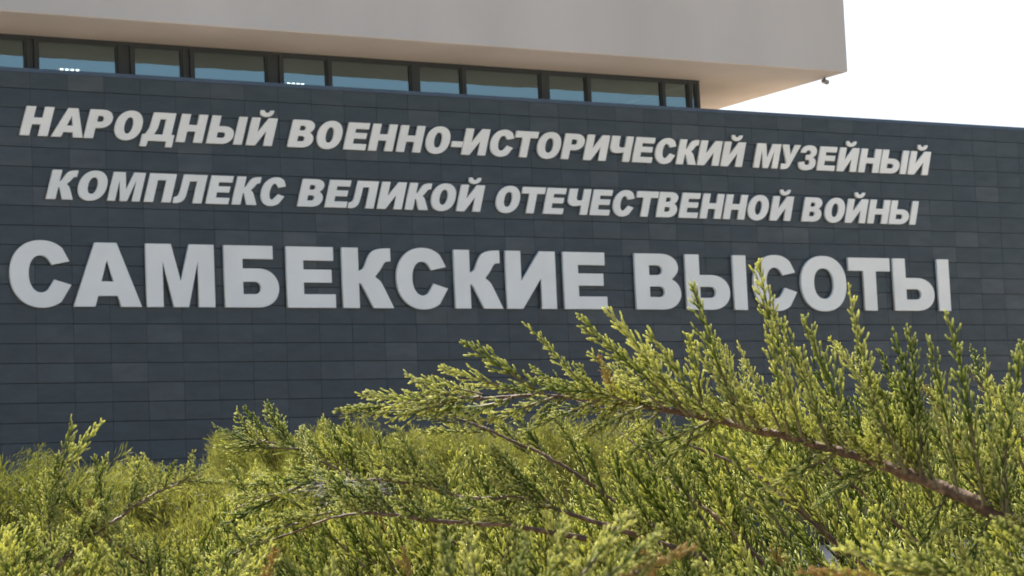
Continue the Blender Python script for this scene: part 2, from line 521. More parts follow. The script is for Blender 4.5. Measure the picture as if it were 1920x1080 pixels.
def glyph(ch, w, s):
    """outline contours of a heavy grotesque capital, height 1, width w, stem s"""
    X = lambda pts: [(a * w, b) for a, b in pts]
    t = 0.222
    if ch == 'Н':
        return [[(0, 0), (s, 0), (s, .39), (w - s, .39), (w - s, 0), (w, 0), (w, 1), (w - s, 1), (w - s, .62), (s, .62), (s, 1), (0, 1)]]
    if ch == 'А':
        return [X([(0, 0), (.3125, 0), (.358, .17), (.648, .17), (.693, 0), (1, 0), (.645, 1), (.325, 1)]), X([(.41, .395), (.592, .395), (.497, .73)])]
    if ch == 'М':
        return [X([(0, 0), (.24, 0), (.24, .73), (.39, 0), (.61, 0), (.757, .73), (.757, 0), (1, 0), (1, 1), (.635, 1), (.5, .41), (.368, 1), (0, 1)])]
    if ch == 'Б':
        return [[(0, 0)] + [(w * .62, 0)] + arc(w * .62, .315, w * .38, .315, -90, 90, 18, 2.1)[1:-1] + [(w * .62, .63), (s + .02, .63), (s + .02, .785), (.9 * w, .785), (.9 * w, 1), (0, 1)],
                [(s + .02, .215), (w * .56, .215)] + arc(w * .56, .315, w * .105, .1, -90, 90, 8)[1:-1] + [(w * .56, .415), (s + .02, .415)]]
    if ch == 'Е':
        return [[(0, 0), (w, 0), (w, t), (s, t), (s, .413), (.93 * w, .413), (.93 * w, .627), (s, .627), (s, .775), (.975 * w, .775), (.975 * w, 1), (0, 1)]]
    if ch == 'К':
        k = s / w
        return [X([(0, 0), (k, 0), (k, .41)]) + X(smooth_pts([(k + .01, .41), (k + .07, .36), (.60, 0)], 4)) + X([(1, 0)]) +
                X(smooth_pts([(1, 0), (.81, .345), (.74, .45), (.642, .52)], 4))[1:] + X(smooth_pts([(.642, .52), (.745, .63), (.82, .735), (.87, .772), (.96, .78)], 4))[1:] +
                X([(.96, 1)]) + X(smooth_pts([(.80, .995), (.68, .975), (.57, .92), (.49, .80), (.425, .67), (k + .025, .62)], 4)) + X([(k, .615), (k, 1), (0, 1)])]
    if ch == 'С':
        o = arc(.515 * w, .5, .515 * w, .52, 33, 322, 36, 2.15)
        i = arc(.50 * w, .5, .50 * w - s * .98, .285, 318, 42, 30, 2.15)
        o[0] = (.975 * w, .70); o[-1] = (w, .335)
        o = [p for p in o[:1]] + [p for p in o[2:-2]] + o[-1:]
        i[0] = (.72 * w, .415); i[-1] = (.685 * w, .64)
        return [o + i]
    if ch == 'О':
        return [arc(.5 * w, .5, .5 * w, .52, 0, 360, 44, 2.2)[:-1], arc(.5 * w, .5, .5 * w - s * 1.0, .285, 0, 360, 36, 2.2)[:-1][::-1]]
    if ch in 'ИЙ':
        a = s / w
        return [X([(0, 0), (a + .015, 0), (1 - a, .53), (1 - a, 0), (1, 0), (1, 1), (1 - a - .015, 1), (a, .48), (a, 1), (0, 1)])]
    if ch == 'В':
        return [[(0, 0), (w * .60, 0)] + arc(w * .60, .29, w * .40, .29, -90, 58, 14, 2.1)[1:] + [(w * .80, .535)] +
                arc(w * .57, .755, w * .385, .245, -50, 90, 12, 2.1)[1:-1] + [(w * .57, 1), (0, 1)],
                [(s, .222), (w * .52, .222)] + arc(w * .52, .317, w * .12, .095, -90, 90, 8)[1:-1] + [(w * .52, .412), (s, .412)],
                [(s, .615), (w * .48, .615)] + arc(w * .48, .702, w * .12, .087, -90, 90, 8)[1:-1] + [(w * .48, .79), (s, .79)]]
    if ch == 'Ь':
        return [[(0, 0), (w * .58, 0)] + arc(w * .58, .315, w * .42, .315, -90, 90, 16, 2.1)[1:-1] + [(w * .58, .63), (s, .63), (s, 1), (0, 1)],
                [(s, .215), (w * .55, .215)] + arc(w * .55, .315, w * .12, .1, -90, 90, 8)[1:-1] + [(w * .55, .415), (s, .415)]]
    if ch == 'Т':
        return [[(.5 * w - s / 2, 0), (.5 * w + s / 2, 0), (.5 * w + s / 2, .75), (w, .75), (w, 1), (0, 1), (0, .75), (.5 * w - s / 2, .75)]]
    if ch == 'П':
        return [[(0, 0), (s, 0), (s, .77), (w - s, .77), (w - s, 0), (w, 0), (w, 1), (0, 1)]]
    if ch == 'Л':
        return [smooth_pts([(0, 0), (.10 * w, -.015), (.26 * w, .02), (.37 * w, .13), (.41 * w, .32), (.43 * w, .77)], 4) + [(w - s, .77), (w - s, 0), (w, 0), (w, 1), (.18 * w, 1)] +
                smooth_pts([(.17 * w, .80), (.165 * w, .45), (.13 * w, .26), (.0 * w, .20)], 4)]
    if ch == 'Д':
        return [[(0, -.20), (.2 * w, -.20), (.22 * w, 0), (.79 * w, 0), (.79 * w, -.20), (w, -.20), (w, .23), (.90 * w, .23), (.90 * w, 1), (.20 * w, 1)] +
                smooth_pts([(.19 * w, .75), (.17 * w, .45), (.08 * w, .23)], 4) + [(0, .23)],
                smooth_pts([(.36 * w, .23), (.43 * w, .45), (.45 * w, .77)], 4) + [(.63 * w, .77), (.63 * w, .23)]]
    if ch == 'Р':
        return [[(0, 0), (s, 0), (s, .36), (w * .55, .36)] + arc(w * .55, .68, w * .45, .32, -90, 90, 16, 2.1)[1:-1] + [(w * .55, 1), (0, 1)],
                [(s, .575), (w * .52, .575)] + arc(w * .52, .677, w * .12, .102, -90, 90, 8)[1:-1] + [(w * .52, .78), (s, .78)]]
    if ch == 'Ч':
        return [[(w - s, 0), (w, 0), (w, 1), (w - s, 1), (w - s, .57)] + smooth_pts([(w - s - .02, .565), (.50 * w, .55), (.40 * w, .60), (.38 * w, .72), (.38 * w, 1)], 4) +
                [(0, 1)] + smooth_pts([(0, .70), (.02 * w, .50), (.14 * w, .37), (.34 * w, .325), (w - s, .36)], 4)]
    if ch == 'У':
        return [smooth_pts([(.10 * w, 0), (.22 * w, -.015), (.42 * w, .01), (.56 * w, .12), (.66 * w, .33), (w, 1)], 4) + [(.66 * w, 1), (.51 * w, .58), (.36 * w, 1), (0, 1)] +
                smooth_pts([(0, 1), (.34 * w, .28), (.30 * w, .22), (.20 * w, .21), (.10 * w, .22)], 4)[1:]]
    if ch == 'З':
        return [smooth_pts([(0, .30), (.06 * w, .12), (.22 * w, .01), (.50 * w, -.02), (.80 * w, .03), (.97 * w, .15), (1.0 * w, .30), (.94 * w, .44), (.80 * w, .52), (.92 * w, .60), (.97 * w, .74),
                             (.91 * w, .90), (.74 * w, .99), (.50 * w, 1.02), (.24 * w, .98), (.09 * w, .87), (.03 * w, .70)], 4) +
                smooth_pts([(.33 * w, .70), (.40 * w, .79), (.50 * w, .805), (.60 * w, .78), (.63 * w, .70), (.58 * w, .63), (.40 * w, .605), (.40 * w, .43), (.56 * w, .415), (.65 * w, .33), (.62 * w, .235), (.50 * w, .20), (.38 * w, .225), (.33 * w, .33)], 4)]
    if ch == '-':
        return [[(0, .27), (w, .27), (w, .49), (0, .49)]]
    raise KeyError(ch)


def breve(w):
    c = w * .53
    o = smooth_pts([(c - .27, 1.275), (c - .24, 1.14), (c - .13, 1.06), (c, 1.04), (c + .13, 1.06), (c + .24, 1.14), (c + .27, 1.275)], 4)
    i = smooth_pts([(c + .12, 1.275), (c + .07, 1.21), (c, 1.19), (c - .07, 1.21), (c - .12, 1.275)], 4)
    return [o + i]


def extrude(name, contours, d, parent, bevel=.004):
    cu = bpy.data.curves.new('outline', 'CURVE')
    cu.dimensions = '2D'; cu.fill_mode = 'BOTH'; cu.extrude = d / 2 - bevel; cu.bevel_depth = bevel; cu.bevel_resolution = 1
    cu.offset = -bevel
    for pts in contours:
        # drop repeated points
        q = [p for i, p in enumerate(pts) if math.dist(p, pts[i - 1]) > 1e-5]
        sp2 = cu.splines.new('POLY'); sp2.points.add(len(q) - 1)
        for k, (a, b_) in enumerate(q): sp2.points[k].co = (a, b_, 0, 1)
        sp2.use_cyclic_u = True
    tmp = bpy.data.objects.new('outline', cu)
    me = bpy.data.meshes.new_from_object(tmp)
    bpy.data.objects.remove(tmp); bpy.data.curves.remove(cu)
    me.materials.clear(); me.materials.append(M_letter)
    o = bpy.data.objects.new(name, me)
    link(o, parent)
    return o


REG = {1: (0, 180), 2: (480, 180), 3: (960, 180), 4: (1440, 200), 5: (0, 430), 6: (480, 430), 7: (960, 430), 8: (1440, 430)}


def px(reg, x, y): return REG[reg][0] + x / 4, REG[reg][1] + y / 4


BIG = [('С', 5, 75, 330, 5, 537, 410), ('А', 5, 555, 575, 5, 1067, 578), ('М', 5, 1105, 578, 5, 1617, 578), ('Б', 5, 1692, 583, 6, 175, 450), ('Е', 6, 240, 583, 6, 602, 583),
       ('К', 6, 658, 588, 6, 1038, 588), ('С', 6, 1056, 355, 6, 1441, 440), ('К', 6, 1500, 592, 6, 1857, 594), ('И', 6, 1888, 597, 7, 340, 597), ('Е', 7, 400, 597, 7, 720, 600),
       ('В', 7, 938, 603, 7, 1270, 480), ('Ы', 7, 1318, 606, 7, 1772, 606), ('С', 7, 1812, 380, 8, 220, 470), ('О', 8, 250, 400, 8, 588, 390), ('Т', 8, 602, 250, 8, 912, 260), ('Ы', 8, 957, 612, 8, 1376, 618)]
L1 = [('Н', 1, 147, 290, 1, 413, 78), ('А', 1, 385, 295, 1, 622, 305), ('Р', 1, 628, 310, 1, 853, 150), ('О', 1, 857, 250, 1, 1079, 180), ('Д', 1, 1047, 375, 1, 1300, 335), ('Н', 1, 1318, 343, 1, 1566, 137),
      ('Ы', 1, 1548, 350, 1, 1862, 155), ('Й', 1, 1845, 365, 2, 167, 165), ('В', 2, 235, 380, 2, 450, 235), ('О', 2, 457, 310, 2, 657, 250), ('Е', 2, 655, 400, 2, 863, 205), ('Н', 2, 840, 408, 2, 1067, 212),
      ('Н', 2, 1050, 417, 2, 1275, 222), ('О', 2, 1272, 355, 2, 1465, 290), ('-', 2, 1465, 378, 2, 1557, 333), ('И', 2, 1540, 440, 2, 1760, 250), ('С', 2, 1757, 370, 3, 25, 310), ('Т', 3, 30, 290, 3, 205, 270),
      ('О', 3, 190, 390, 3, 372, 350), ('Р', 3, 367, 473, 3, 548, 340), ('И', 3, 533, 483, 3, 738, 300), ('Ч', 3, 745, 350, 3, 916, 307), ('Е', 3, 900, 498, 3, 1082, 315), ('С', 3, 1075, 430, 3, 1240, 365),
      ('К', 3, 1230, 513, 3, 1380, 518), ('И', 3, 1388, 520, 3, 1582, 342), ('Й', 3, 1565, 527, 3, 1757, 350), ('М', 3, 1810, 537, 4, 102, 285), ('У', 4, 112, 285, 4, 250, 290), ('З', 4, 228, 430, 4, 372, 340),
      ('Е', 4, 365, 480, 4, 528, 300), ('Й', 4, 515, 480, 4, 690, 308), ('Н', 4, 677, 488, 4, 857, 318), ('Ы', 4, 838, 493, 4, 1063, 327), ('Й', 4, 1048, 507, 4, 1226, 335)]
L2 = [('К', 1, 345, 768, 1, 548, 770), ('О', 1, 583, 700, 1, 812, 640), ('М', 1, 805, 782, 1, 1097, 575), ('П', 1, 1080, 790, 1, 1330, 580), ('Л', 1, 1297, 795, 1, 1560, 590), ('Е', 1, 1543, 803, 1, 1760, 597),
      ('К', 1, 1738, 810, 2, 5, 815), ('С', 2, 33, 750, 2, 235, 655), ('В', 2, 310, 825, 2, 523, 670), ('Е', 2, 515, 832, 2, 722, 630), ('Л', 2, 690, 835, 2, 925, 638), ('И', 2, 908, 842, 2, 1135, 645),
      ('К', 2, 1117, 850, 2, 1290, 853), ('О', 2, 1312, 790, 2, 1505, 730), ('Й', 2, 1502, 862, 2, 1720, 672), ('О', 2, 1797, 810, 3, 65, 750), ('Т', 3, 80, 710, 3, 256, 690), ('Е', 3, 232, 885, 3, 416, 695),
      ('Ч', 3, 423, 770, 3, 598, 705), ('Е', 3, 582, 892, 3, 763, 705), ('С', 3, 755, 840, 3, 925, 770), ('Т', 3, 938, 745, 3, 1105, 720), ('В', 3, 1080, 907, 3, 1254, 770), ('Е', 3, 1250, 913, 3, 1422, 730),
      ('Н', 3, 1408, 918, 3, 1597, 738), ('Н', 3, 1582, 925, 3, 1773, 745), ('О', 3, 1768, 870, 4, 12, 720), ('Й', 4, 13, 853, 4, 198, 675), ('В', 4, 252, 862, 4, 415, 720), ('О', 4, 423, 820, 4, 583, 740),
      ('Й', 4, 577, 868, 4, 757, 692), ('Н', 4, 745, 873, 4, 922, 700), ('Ы', 4, 905, 878, 4, 1133, 708)]


def text_line(letters, base_pts, top_pts, slant_pts, depth, stem, label):
    yf = -0.030 - depth                                             # face of the letters
    bz = np.mean([on_plane(*px(*p), yf)[2] for p in base_pts])
    tz = np.mean([on_plane(*px(*p), yf)[2] for p in top_pts])
    H = tz - bz
    sl = 0.0
    if slant_pts:
        ss = []
        for b_, t_ in slant_pts:
            B = on_plane(*px(*b_), yf); T = on_plane(*px(*t_), yf)
            ss.append((T[0] - B[0]) / (T[2] - B[2]))
        sl = float(np.mean(ss))
    print('LINE', label[:20], 'base', round(bz, 3), 'H', round(H, 3), 'slant', round(sl, 3), [round(float(on_plane(*px(*p), yf)[2]), 3) for p in base_pts], [round(float(on_plane(*px(*p), yf)[2]), 3) for p in top_pts])
    P0 = on_plane(*px(*letters[0][1:4]), yf)
    root = empty('wall_lettering', (float(P0[0]), -0.02, float(bz)), label, 'sign', 'raised white lettering on the tiled wall')
    for ch, ra, xa, ya, rb, xb, yb in letters:
        A = on_plane(*px(ra, xa, ya), yf); B = on_plane(*px(rb, xb, yb), yf)
        xl = A[0] - sl * (A[2] - bz); xr = B[0] - sl * (B[2] - bz)
        wd = (xr - xl) / H
        parts = []
        if ch == 'Ы':
            w1 = wd * .715
            parts = [glyph('Ь', w1, min(stem, w1 * .40)), [[(wd - stem * .97, 0), (wd, 0), (wd, 1), (wd - stem * .97, 1)]]]
        else:
            parts = [glyph(ch, wd, stem)]
        if ch == 'Й': parts.append(breve(wd))
        cont = [[(a * H + sl * b_ * H, b_ * H) for a, b_ in c] for g in parts[:1] for c in g]
        lo = extrude('letter', cont, depth, root)
        lo.rotation_euler = (R(90), 0, 0)
        lo.location = (xl - P0[0], yf + depth / 2 + 0.02, 0)
        for g in parts[1:]:
            cont = [[(a * H + sl * b_ * H, b_ * H) for a, b_ in c] for c in g]
            s2 = extrude('breve' if ch == 'Й' else 'stroke', cont, depth, lo)
    return root


text_line(L1, [(1, 147, 290), (2, 235, 380), (3, 367, 473), (4, 1195, 512)], [(1, 200, 70), (2, 280, 175), (3, 400, 285), (4, 1226, 335)],
          [((1, 147, 290), (1, 200, 70)), ((2, 235, 380), (2, 280, 175)), ((4, 1195, 512), (4, 1226, 335))], 0.045, 0.335, 'uppermost text line, slanted white capitals with a hyphen, just under the coping')
text_line(L2, [(1, 345, 768), (2, 310, 825), (3, 232, 885), (4, 1105, 885)], [(1, 395, 550), (2, 355, 620), (3, 272, 690), (4, 1133, 708)],
          [((1, 345, 768), (1, 395, 550)), ((2, 310, 825), (2, 355, 620)), ((4, 1105, 885), (4, 1133, 708))], 0.045, 0.335, 'middle text line in slanted white capitals between the hyphenated line and the large upright letters')
text_line(BIG, [(5, 1105, 578), (6, 240, 583), (7, 400, 597), (8, 1370, 618)], [(5, 1090, 102), (6, 225, 122), (7, 382, 170), (8, 1245, 228)],
          None, 0.060, 0.30, 'lowest text line in very large upright white capitals just above the junipers')


# ------------------------------------------------------------------ junipers
def unit(v): return v / (np.linalg.norm(v, axis=-1, keepdims=True) + 1e-12)


RADP = np.array([.75, 1.12, .88, 1.15, .92, 1.05, .62])
TPOS = np.array([0, .16, .32, .5, .66, .82, .95])


def twigs(P0, D, L, Rr, tip0, tip1, bend, ns=4, prof=(TPOS, RADP)):
    """many bumpy scale-leaved cords at once: base points, directions, lengths, radii"""
    tp, rp = prof
    n = len(P0); nr = len(tp)
    D = unit(D)
    ref = np.where(np.abs(D[:, 2:3]) < .9, np.array([[0, 0, 1.0]]), np.array([[1.0, 0, 0]]))
    A = unit(np.cross(D, ref)); B = np.cross(D, A)
    ang = np.arange(ns) / ns * 2 * np.pi
    V = np.zeros((n, nr * ns + 1, 3)); T = np.zeros((n, nr * ns + 1))
    for i in range(nr):
        t = tp[i]
        c = P0 + D * (L * t)[:, None] + bend * (L * t * t)[:, None]
        for k in range(ns):
            a = ang[k] + (i % 2) * np.pi / ns
            V[:, i * ns + k] = c + (A * math.cos(a) + B * math.sin(a)) * (Rr * rp[i])[:, None]
            T[:, i * ns + k] = tip0 + (tip1 - tip0) * t
    V[:, -1] = P0 + D * L[:, None] + bend * L[:, None]; T[:, -1] = tip1
    f = []
    for i in range(nr - 1):
        for k in range(ns):
            k2 = (k + 1) % ns
            a, b, c, d = i * ns + k, i * ns + k2, (i + 1) * ns + k2, (i + 1) * ns + k
            f += [(a, b, c), (a, c, d)]
    e = (nr - 1) * ns
    for k in range(ns): f.append((e + k, e + (k + 1) % ns, nr * ns))
    f = np.array(f)
    Fc = (f[None] + (np.arange(n) * (nr * ns + 1))[:, None, None]).reshape(-1, 3)
    return V.reshape(-1, 3), Fc, T.ravel()


def tube(path, rad, ns=7, jitter=0.0):
    P = np.asarray(path, float); rad = np.asarray(rad, float)
    T = unit(np.gradient(P, axis=0))
    A = unit(np.cross(T, np.array([0.31, 0.2, 0.93]))); B = np.cross(T, A)
    ang = np.arange(ns) / ns * 2 * np.pi
    rr = rad[:, None] * (1 + jitter * rng.uniform(-1, 1, (len(P), ns)))
    V = (P[:, None] + rr[..., None] * (A[:, None] * np.cos(ang)[None, :, None] + B[:, None] * np.sin(ang)[None, :, None])).reshape(-1, 3)
    f = []
    for i in range(len(P) - 1):
        for k in range(ns):
            k2 = (k + 1) % ns
            a, b, c, d = i * ns + k, i * ns + k2, (i + 1) * ns + k2, (i + 1) * ns + k
            f += [(a, b, c), (a, c, d)]
    return V, np.array(f)


def join(parts):
    V, Fc, T, M = [], [], [], []
    n = 0
    for v, f, t, m in parts:
        V.append(v); Fc.append(f + n); T.append(t); M.append(np.full(len(f), m)); n += len(v)
    return np.concatenate(V), np.concatenate(Fc), np.concatenate(T), np.concatenate(M)


def plume(seed, L=.15, wmax=.042, lead=.025, dens=1.0, r=.00082, flat=.65):
    """a feathery juniper shoot along +Z, base at the origin, in metres"""
    g = np.random.default_rng(seed)
    n = 13
    t = np.linspace(0, 1, n)
    b1, b2 = g.uniform(-.10, .10, 2)
    wob = g.uniform(-1, 1, 2) * .012
    path = np.stack([L * (b1 * t ** 2) + wob[0] * np.sin(t * 5) * L * 3, L * (b2 * t ** 2) + wob[1] * np.sin(t * 4 + 1) * L * 3, L * t], -1)
    at_ = lambda s: np.stack([np.interp(s, t, path[:, i]) for i in range(3)], -1)
    parts = []
    v, f = tube(path, .0009 * (1 - t) ** .7 + .0007, 5)
    parts.append((v, f, np.interp(np.repeat(t, 5), [0, 1], [.1, .8]), 0))
    nl = int(L / .0056 * dens)
    ss = np.sort(np.clip((np.arange(nl) + g.uniform(-.4, .4, nl)) / nl * (1 - lead / L * .5) + .04, .03, .97))
    P0, D, LL, RR, BB = [], [], [], [], []
    P1, D1, L1_, R1_, B1_ = [], [], [], [], []
    az = g.uniform(0, 6.28)
    for i, s in enumerate(ss):
        az += 2.4 + g.uniform(-.4, .4)
        rad = np.array([math.cos(az), math.sin(az) * flat, 0]); rad /= np.linalg.norm(rad)
        k = min(1, s / .22) ** .6 * (max(0, (1 - s)) ** .85)
        ll = wmax * k * 1.25 * g.uniform(.5, 1.2) + .006
        a = R(g.uniform(26, 44) * (1 - .45 * s))
        d = np.array([0, 0, math.cos(a)]) + rad * math.sin(a)
        bend = np.array([0, 0, .22]) - rad * .10
        base = at_(s)
        P0.append(base); D.append(d); LL.append(ll); RR.append(r * g.uniform(.8, 1.0)); BB.append(bend)
        ns_ = int(ll / .0046)
        side = np.cross(d, rad); side /= np.linalg.norm(side)
        for j in range(ns_):
            u = (j + g.uniform(.3, .9)) / (ns_ + .4)
            q = base + d * ll * u + bend * ll * u * u
            sg = 1 if j % 2 else -1
            aa = R(g.uniform(20, 42))
            tw = g.uniform(-1.0, 1.0)
            sd_ = side * sg * math.cos(tw) + rad * math.sin(tw) * .8
            dd = d * math.cos(aa) + sd_ * math.sin(aa)
            l2 = g.uniform(.004, .0125) * (1 - .4 * u)
            P1.append(q); D1.append(dd); L1_.append(l2); R1_.append(r * g.uniform(.8, 1.15)); B1_.append(np.array([0, 0, .25]))
    # nubs on the leader
    for s in np.linspace(1 - lead / L, .96, 7):
        az += 2.4
        rad = np.array([math.cos(az), math.sin(az), 0])
        P1.append(at_(s)); D1.append(np.array([0, 0, 1]) + rad * .45); L1_.append(g.uniform(.0035, .006)); R1_.append(r * .95); B1_.append(np.zeros(3))
    A_ = lambda x: np.array(x, float)
    v, f, tt = twigs(A_(P0), A_(D), A_(LL), A_(RR), .22, .92, A_(BB)); parts.append((v, f, tt, 0))
    v, f, tt = twigs(A_(P1), A_(D1), A_(L1_), A_(R1_) * 1.12, .42, 1.0, A_(B1_)); parts.append((v, f, tt, 0))
    V, Fc, T, M = join(parts)
    M[:int(len(parts[0][1]) * .42)] = 1
    return V, Fc, T, M


SPEC = [(.08, .020, .018), (.10, .026, .02), (.12, .030, .022), (.14, .034, .03), (.16, .038, .03), (.19, .042, .035)]
PL = []
for i, (L, wm, ld) in enumerate(SPEC):
    for k in range(4 if L > .09 else 2):
        V, Fc, T, MI = plume(1000 + i * 10 + k, L, wm, ld, 1.0)
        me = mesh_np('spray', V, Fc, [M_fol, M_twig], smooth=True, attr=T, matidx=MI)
        md = mesh_np('spray', V, Fc, [M_dry, M_bark], smooth=True, attr=T, matidx=MI) if k == 0 and i in (0, 3) else None
        PL.append((L, me, md))


NARROW = []
for i, (L, wm, ld) in enumerate([(.10, .013, .03), (.14, .017, .045), (.17, .020, .05)]):
    for k in range(3):
        V, Fc, T, MI = plume(3000 + i * 10 + k, L, wm, ld, .95)
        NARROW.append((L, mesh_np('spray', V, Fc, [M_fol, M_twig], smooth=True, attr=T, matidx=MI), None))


def put_spray(parent, base, tip, dry=False, thick=1.0, roll=None, narrow=False):
    base = np.asarray(base, float); tip = np.asarray(tip, float)
    d = tip - base; ln = float(np.linalg.norm(d))
    cand = sorted(NARROW, key=lambda p: abs(p[0] - ln))[:4] if narrow and not dry else sorted(PL, key=lambda p: abs(p[0] - ln))[:6 if not dry else 40]
    if dry: cand = [c for c in cand if c[2] is not None]
    L, me, md = random.choice(cand)
    o = bpy.data.objects.new('spray', md if dry else me)
    link(o, parent)
    q = Vector(d).to_track_quat('Z', 'Y').to_matrix() @ Matrix.Rotation(random.uniform(0, 6.28) if roll is None else roll, 3, 'Z')
    s = ln / L
    rs = (s ** .5) * thick * random.uniform(.72, 1.0)
    off = Vector((0, 0, 0)); p = parent
    while p is not None: off += p.location; p = p.parent
    mt = Matrix.Translation(Vector(base) - off) @ q.to_4x4() @ Matrix.Diagonal((rs, rs, s, 1))
    o.matrix_basis = mt
    return o


def resample(pts, n):
    P = np.asarray(pts, float)
    d = np.r_[0, np.cumsum(np.linalg.norm(np.diff(P[:, :3], axis=0), axis=1))]
    s = np.linspace(0, d[-1], n)
    out = np.stack([np.interp(s, d, P[:, i]) for i in range(P.shape[1])], -1)
    k = out.copy()
    for _ in range(3): k[1:-1] = (k[:-2] + k[1:-1] * 2 + k[2:]) / 4
    return k


def branch(shrub, pix, rad_mm, name='branch'):
    """pix: (px, py, depth) along the branch; rad_mm at both ends"""
    W = np.array([at(*p) for p in pix])
    P = resample(W, 90)
    P += np.cumsum(rng.normal(0, .0004, P.shape), 0) * np.sin(np.linspace(0, np.pi, 90))[:, None]
    rad = np.interp(np.linspace(0, 1, 90), np.linspace(0, 1, len(rad_mm)), rad_mm) / 1000
    kn = np.zeros(90)
    for _ in range(9): kn += rng.uniform(.1, .35) * np.exp(-((np.arange(90) - rng.uniform(0, 90)) / 1.3) ** 2)
    v, f = tube(P, rad * (1 + kn), 11, .14)
    me = mesh_np(name, v, f, [M_bark], smooth=True)
    o = obj(name, me, shrub)
    return o, P


def shrub_base(name, px_, py_, depth, label, group):
    p = at(px_, py_, depth)
    return empty(name, (float(p[0]), float(p[1]), 0.0), label, 'shrub', group)


GRP = 'junipers planted in front of the museum wall'
S_right = shrub_base('juniper_shrub', 1950, 1010, 1.9, 'big sunlit juniper on the right with a thick brown bough slanting into its corner', GRP)
S_mid = shrub_base('juniper_shrub', 1250, 1080, 2.1, 'spreading juniper in the middle, pale bare boughs pointing left under a white cobweb', GRP)
S_left = shrub_base('juniper_shrub', 60, 1080, 2.0, 'darker juniper in the lower left corner with one upright shoot against the wall', GRP)
S_near = shrub_base('juniper_shrub', 1500, 1200, 1.15, 'closest blurred juniper along the bottom edge with orange brown tips', GRP)

used = {}


def spr(shrub, par, bp, tp, **k):
    used[shrub.name] = used.get(shrub.name, 0) + 1
    return put_spray(par, bp, tp, **k)


def dress(shrub, par, P, n, a, b, lmin, lmax, leftness=(.2, .8), upness=(.6, 1.1), depthness=.35, taper=True, side=1, fore=0.0):
    """short sprays scattered along a bough between fractions a and b"""
    for i in range(n):
        s = random.uniform(a, b)
        k = s * (len(P) - 1); j = int(min(k, len(P) - 2)); base = P[j] + (P[j + 1] - P[j]) * (k - j)
        tan = unit(P[min(j + 1, len(P) - 1)] - P[max(j - 1, 0)])
        d = tan * random.uniform(*leftness) + up * random.uniform(*upness) * side + fw * random.gauss(-fore, depthness) + rt * random.gauss(0, .12)
        L = random.uniform(lmin, lmax) * (1 - .5 * s if taper else 1)
        spr(shrub, par, base, base + unit(d) * L, dry=random.random() < .015)


# --- right shrub: the long brown bough
random.seed(12)
M_, PM = branch(S_right, [(1990, 1030, 1.72), (1820, 935, 1.76), (1640, 862, 1.80), (1480, 815, 1.84), (1340, 787, 1.88), (1180, 755, 1.90), (1000, 735, 1.93), (850, 746, 1.96), (680, 768, 1.98)], [6.2, 5.2, 4.3, 3.4, 2.8, 1.9, 1.4, 1.0, .8])
for bx, by, tx, ty in [(770, 756, 626, 776), (845, 748, 680, 745), (740, 762, 640, 768), (905, 742, 788, 703), (965, 738, 820, 690), (890, 744, 760, 722), (1020, 737, 865, 641), (1130, 748, 978, 602),
                       (1090, 744, 990, 700), (1240, 765, 1100, 660), (1290, 777, 1066, 600), (1305, 780, 1140, 570), (1350, 790, 1205, 625), (1395, 800, 1273, 537), (1180, 757, 1020, 712),
                       (1420, 803, 1290, 650), (1500, 822, 1406, 490), (1475, 815, 1440, 600), (1560, 840, 1470, 590), (1590, 850, 1522, 583), (1640, 862, 1612, 528), (1700, 888, 1592, 640),
                       (1725, 897, 1725, 603), (1760, 912, 1660, 612), (1800, 925, 1752, 622), (1850, 945, 1798, 577), (1890, 965, 1882, 628), (1880, 960, 1838, 655), (1460, 812, 1385, 640), (1380, 796, 1330, 640)]:
    db = 1.9 + (1000 - bx) * .00022 + .01
    spr(S_right, M_, at(bx, by, db), at(tx, ty, db + random.uniform(-.01, .05)), narrow=ty < 690 and tx > 960 and bx % 3 != 0)
for bx, by, tx, ty in [(830, 752, 700, 790), (900, 748, 760, 775), (960, 742, 820, 790), (1040, 745, 905, 800), (1120, 752, 985, 800), (1210, 765, 1080, 830), (1330, 790, 1190, 850)]:
    db = 1.9 + (1000 - bx) * .00022
    spr(S_right, M_, at(bx, by, db), at(tx, ty, db + .06))
dress(S_right, M_, PM, 20, .05, .62, .05, .11, (.1, .6), (.7, 1.1), .5)
dress(S_right, M_, PM, 16, .45, .9, .05, .09, (.5, 1.0), (.1, .7), .4)
dress(S_right, M_, PM, 16, .05, .7, .05, .10, (.3, .9), (.3, .8), .4, side=-1)

dress(S_right, M_, PM, 40, .03, .7, .035, .07, (.2, .9), (.1, .7), .3, fore=.6)

# --- right shrub: boughs behind, rising up to the wall
RB = []
for k, pix in enumerate([[(2050, 1100, 2.3), (1900, 960, 2.3), (1780, 850, 2.32), (1660, 740, 2.35), (1560, 660, 2.38)],
                         [(2080, 980, 2.2), (1960, 880, 2.2), (1880, 780, 2.22), (1810, 690, 2.25)],
                         [(1800, 1100, 2.2), (1650, 960, 2.2), (1530, 860, 2.22), (1420, 750, 2.25), (1330, 690, 2.28)],
                         [(1640, 1080, 2.1), (1480, 940, 2.12), (1400, 880, 2.14), (1300, 840, 2.15), (1180, 780, 2.18), (1080, 752, 2.2)],
                         [(1450, 1080, 2.0), (1350, 970, 2.02), (1280, 920, 2.04), (1215, 850, 2.08), (1150, 800, 2.1)]]):
    RB.append(branch(S_right, pix, [2.3, 1.7, 1.2, .6]))
tops = [(1000, 850), (1080, 845), (1150, 825), (1200, 790), (1260, 750), (1300, 712), (1380, 680), (1450, 655), (1530, 640), (1600, 645), (1660, 655), (1740, 665), (1800, 668), (1860, 680), (1930, 715), (2050, 730)]
TX = np.array(tops, float)
from mathutils import noise


def gap(x, y, k=0.0):
    return noise.noise(Vector((x / 100 + k, y / 70, k))) < -.02 and random.random() < .8


